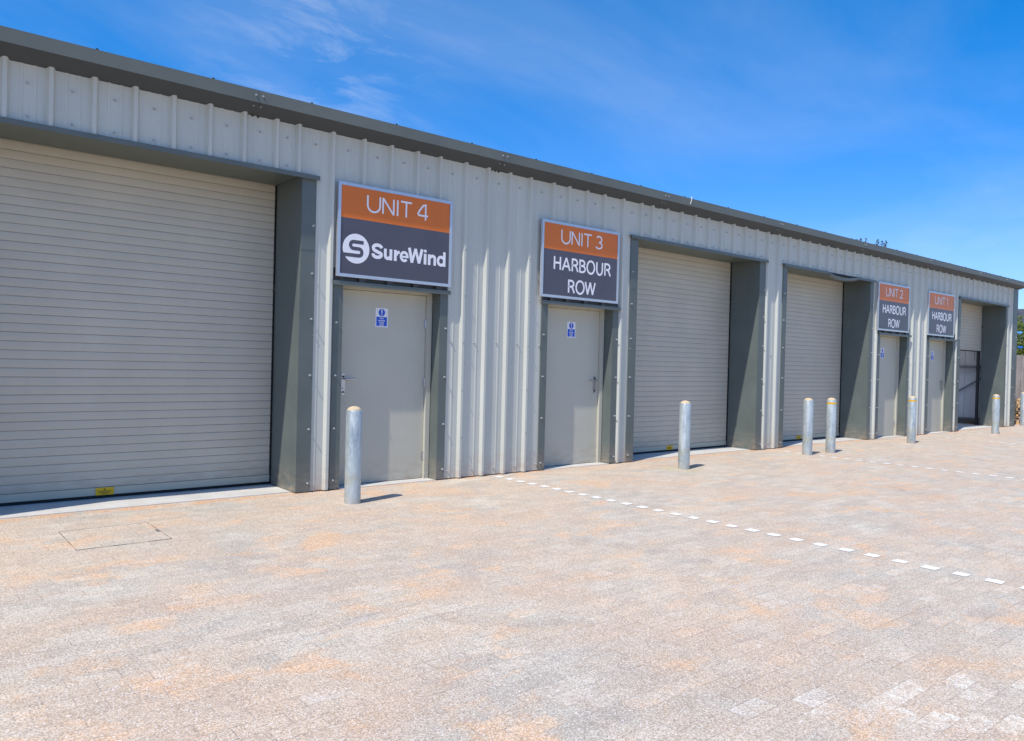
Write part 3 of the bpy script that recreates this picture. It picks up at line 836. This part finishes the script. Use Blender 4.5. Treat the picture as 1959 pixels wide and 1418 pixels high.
# firewood: split logs in a low stack, cut ends facing the yard
def log_mesh(L):
    m = MB(); n = random.choice((3,4,5)); r = random.uniform(.045,.068); ph = random.random()*6
    ring = [(r*random.uniform(.75,1.15)*math.cos(ph+2*math.pi*k/n), r*random.uniform(.75,1.15)*math.sin(ph+2*math.pi*k/n)) for k in range(n)]
    a = [(-L/2,p,q) for p,q in ring]; b = [(L/2,p*.95,q*.95) for p,q in ring]
    m.face(a[::-1],0); m.face(b,0)
    for k in range(n): m.face([a[k],a[(k+1)%n],b[(k+1)%n],b[k]],1 if random.random() < .35 else 0)
    return m
M['bark'] = wood('log_bark', (.16,.09,.045), (.34,.20,.10))
k = 0
lab_logs = 'split firewood log in the low stack between corner post and bollard'
for row in range(8):
    for c in range(5):
        o = log_mesh(random.uniform(.26,.34)).build('split_log',[M['logend'],M['bark']])
        o.location = (27.30+random.uniform(-.03,.03), .20+c*.125+(row%2)*.05, .055+row*.098)
        o.rotation_euler = (random.uniform(-.3,.3), random.uniform(-.06,.06), random.uniform(-.35,.35))
        tag(o,lab_logs,'log','stacked firewood logs')

def leafmat(name, c1, c2):
    t = NT(name); oi = t.noise(t.coord(), 3.2, 4); n2 = t.noise(t.coord(), 14, 2)
    c = t.mix(t.ramp(oi,.35,.65), c1, c2); c = t.mix(t.ramp(n2,.5,.7,0,.5), c, scl(c2,1.5)); t.col(c); t.rough(.55)
    tr = t.n('ShaderNodeBsdfTranslucent'); t.l(c, tr.inputs['Color']); ms = t.n('ShaderNodeMixShader'); ms.inputs[0].default_value = .25
    o = [n for n in t.t.nodes if n.type == 'OUTPUT_MATERIAL'][0]
    t.l(t.b.outputs[0], ms.inputs[1]); t.l(tr.outputs[0], ms.inputs[2]); t.l(ms.outputs[0], o.inputs['Surface']); return t.mat
M['leaf1'] = leafmat('bush_leaf',(.055,.105,.016),(.19,.235,.03))
M['leaf2'] = leafmat('conifer_leaf',(.035,.06,.025),(.07,.10,.04))
M['trunk'] = wood('tree_bark',(.10,.075,.05),(.20,.155,.11))
def leaf(m, c, s):
    d = Vector((random.gauss(0,1),random.gauss(0,1),random.gauss(0,.7))).normalized(); e = d.orthogonal().normalized(); c = Vector(c)
    e = (e*math.cos(random.random()*6)+d.cross(e)*math.sin(random.random()*6)).normalized()
    f = d.cross(e)
    m.face([c-e*s, c-f*s*.38, c+e*s, c+f*s*.38])
def bush(name, lab, cat, loc, clumps, n, s, mat, trunk=True):
    t = empty(name, loc); tag(t, lab, cat)
    m = MB()
    for cx,cy,cz,r in clumps:
        for _ in range(n):
            d = Vector((random.gauss(0,1),random.gauss(0,1),random.gauss(0,1))).normalized()*r*random.random()**.45
            leaf(m,(cx+d.x,cy+d.y,cz+d.z*.9),s*random.uniform(.6,1.3))
    m.build('crown',mat,t)
    m = MB()
    for cx,cy,cz,r in clumps[:9]:
        m.tube([(0,0,0),(cx*.3,cy*.3,cz*.45),(cx,cy,cz)],[.09,.05,.015],7)
    m.build('trunk',M['trunk'],t)
    return t
bush('garden_bush','yellow-green bush rising behind the weathered fence','bush',(35.2,2.8,0),
     [(random.uniform(-1.2,1.2),random.uniform(-1.6,1.6),random.uniform(2.0,3.85),random.uniform(.4,.65)) for _ in range(28)],330,.075,M['leaf1'])
# tree behind the building: only its upright top shoots clear the roof
tr = empty('conifer_tree',(46.8,14.6,0)); tag(tr,'dark conifer whose top shoots just clear the roof edge','tree')
m = MB(); mt = MB(); mt.tube([(0,0,0),(.05,0,4.5),(0,0,9.0)],[.22,.14,.04],9)
U_ = Vector((rt.x,rt.y,0)).normalized()
def at(px, py, d):
    q = (fw+(px-979.5)/1461.95*r2-(py-709)/1461.95*u2); k = d/math.hypot(q.x,q.y); return Vector((q.x*k,-7.9834+q.y*k,1.5+q.z*k))
for s_, (ox,h_,ln_) in enumerate(((-.88,9.66,.34),(-.58,9.72,.42),(-.30,9.70,.48),(.38,9.58,.62),(.48,9.66,.5),(.72,9.58,.45),(.98,9.62,.58),(.86,9.45,.4))):
    p0 = Vector((U_.x*ox,U_.y*ox,h_-ln_-1.2)); p1 = Vector((U_.x*(ox+.12),U_.y*(ox+.12),h_))
    mt.tube([(0,0,6.6),tuple(p0),tuple(p1)],[.07,.035,.008],6)
    for _ in range(70):
        f = random.random()**.8; c = p0.lerp(p1,f); rr = .10*(1-f)+.035
        leaf(m,c+Vector((random.gauss(0,rr),random.gauss(0,rr),random.gauss(0,rr*.6))),.07)
for _ in range(2600):
    z = random.uniform(2.2,8.7); r = (9.2-z)*.36*random.random()**.5; a = random.random()*6.283
    leaf(m,(r*math.cos(a),r*math.sin(a),z),.11)
m.build('crown',M['leaf2'],tr); mt.build('trunk',M['trunk'],tr)
M['bluep'] = flat('blue_paint', (.02,.19,.62), .45); M['bluel'] = flat('pale_blue_paint', (.12,.42,.80), .45)
for (u_,v_,lab_,mm) in ((1951,636,'bright blue board poking out of the bush, upper of the two','bluel'),(1952,664,'bright blue board poking out of the bush, lower of the two','bluep')):
    q = at(u_,v_,34.9); m = MB(); m.obox((0,0,0),U_*.085,(Vector((0,0,1)).cross(U_))*.02,(0,0,.03)); m.obox((.02,0,-.048),U_*.05,(Vector((0,0,1)).cross(U_))*.012,(0,0,.019))
    o = m.build('blue_board',M[mm]); o.location = q; tag(o,lab_,'board')
# house beyond the fence
hs_ = empty('house',(58,14.5,0)); tag(hs_,'distant house with a dark slate roof beyond the bushes','house')
m = MB(); m.box(-4,4,-7,7,0,3.74); m.build('wall',flat('house_render',(.42,.36,.30),.9,.08,2),hs_)
def slate():
    t = NT('slate_roof'); v = t.coord((1,1,1)); n = t.noise(v, 6, 4); wv = t.n('ShaderNodeTexWave'); wv.inputs['Scale'].default_value = 3; wv.bands_direction = 'Z'; t.l(v, wv.inputs['Vector'])
    c = t.mix(t.ramp(n,.3,.7),(.045,.05,.065),(.10,.105,.12)); c = t.mix(t.ramp(wv.outputs['Fac'],.0,.25,.6,0),c,(.02,.02,.025)); t.col(c); t.rough(.7); return t.mat
m = MB(); m.add([(-4.4,-7.4,3.75),(4.4,-7.4,3.75),(4.4,7.4,3.75),(-4.4,7.4,3.75),(0,-7.4,5.9),(0,7.4,5.9)],[(0,1,4),(2,3,5),(0,4,5,3),(1,2,5,4),(0,3,2,1)]); rfh = m.build('roof',slate(),hs_)
for y0 in (-5,-1.5,2):
    m = MB(); m.box(-4.06,-4.01,y0,y0+1.2,2.0,3.4); wdw = m.build('window',M['white'],hs_)
    m = MB(); m.box(-4.075,-4.065,y0+.1,y0+1.1,2.1,3.3); m.build('pane',flat('dark_glass',(.03,.035,.04),.1),wdw)
m = MB(); m.box(-4.5,-4.41,-7.4,7.4,3.65,3.74); m.build('gutter',M['white'],hs_)
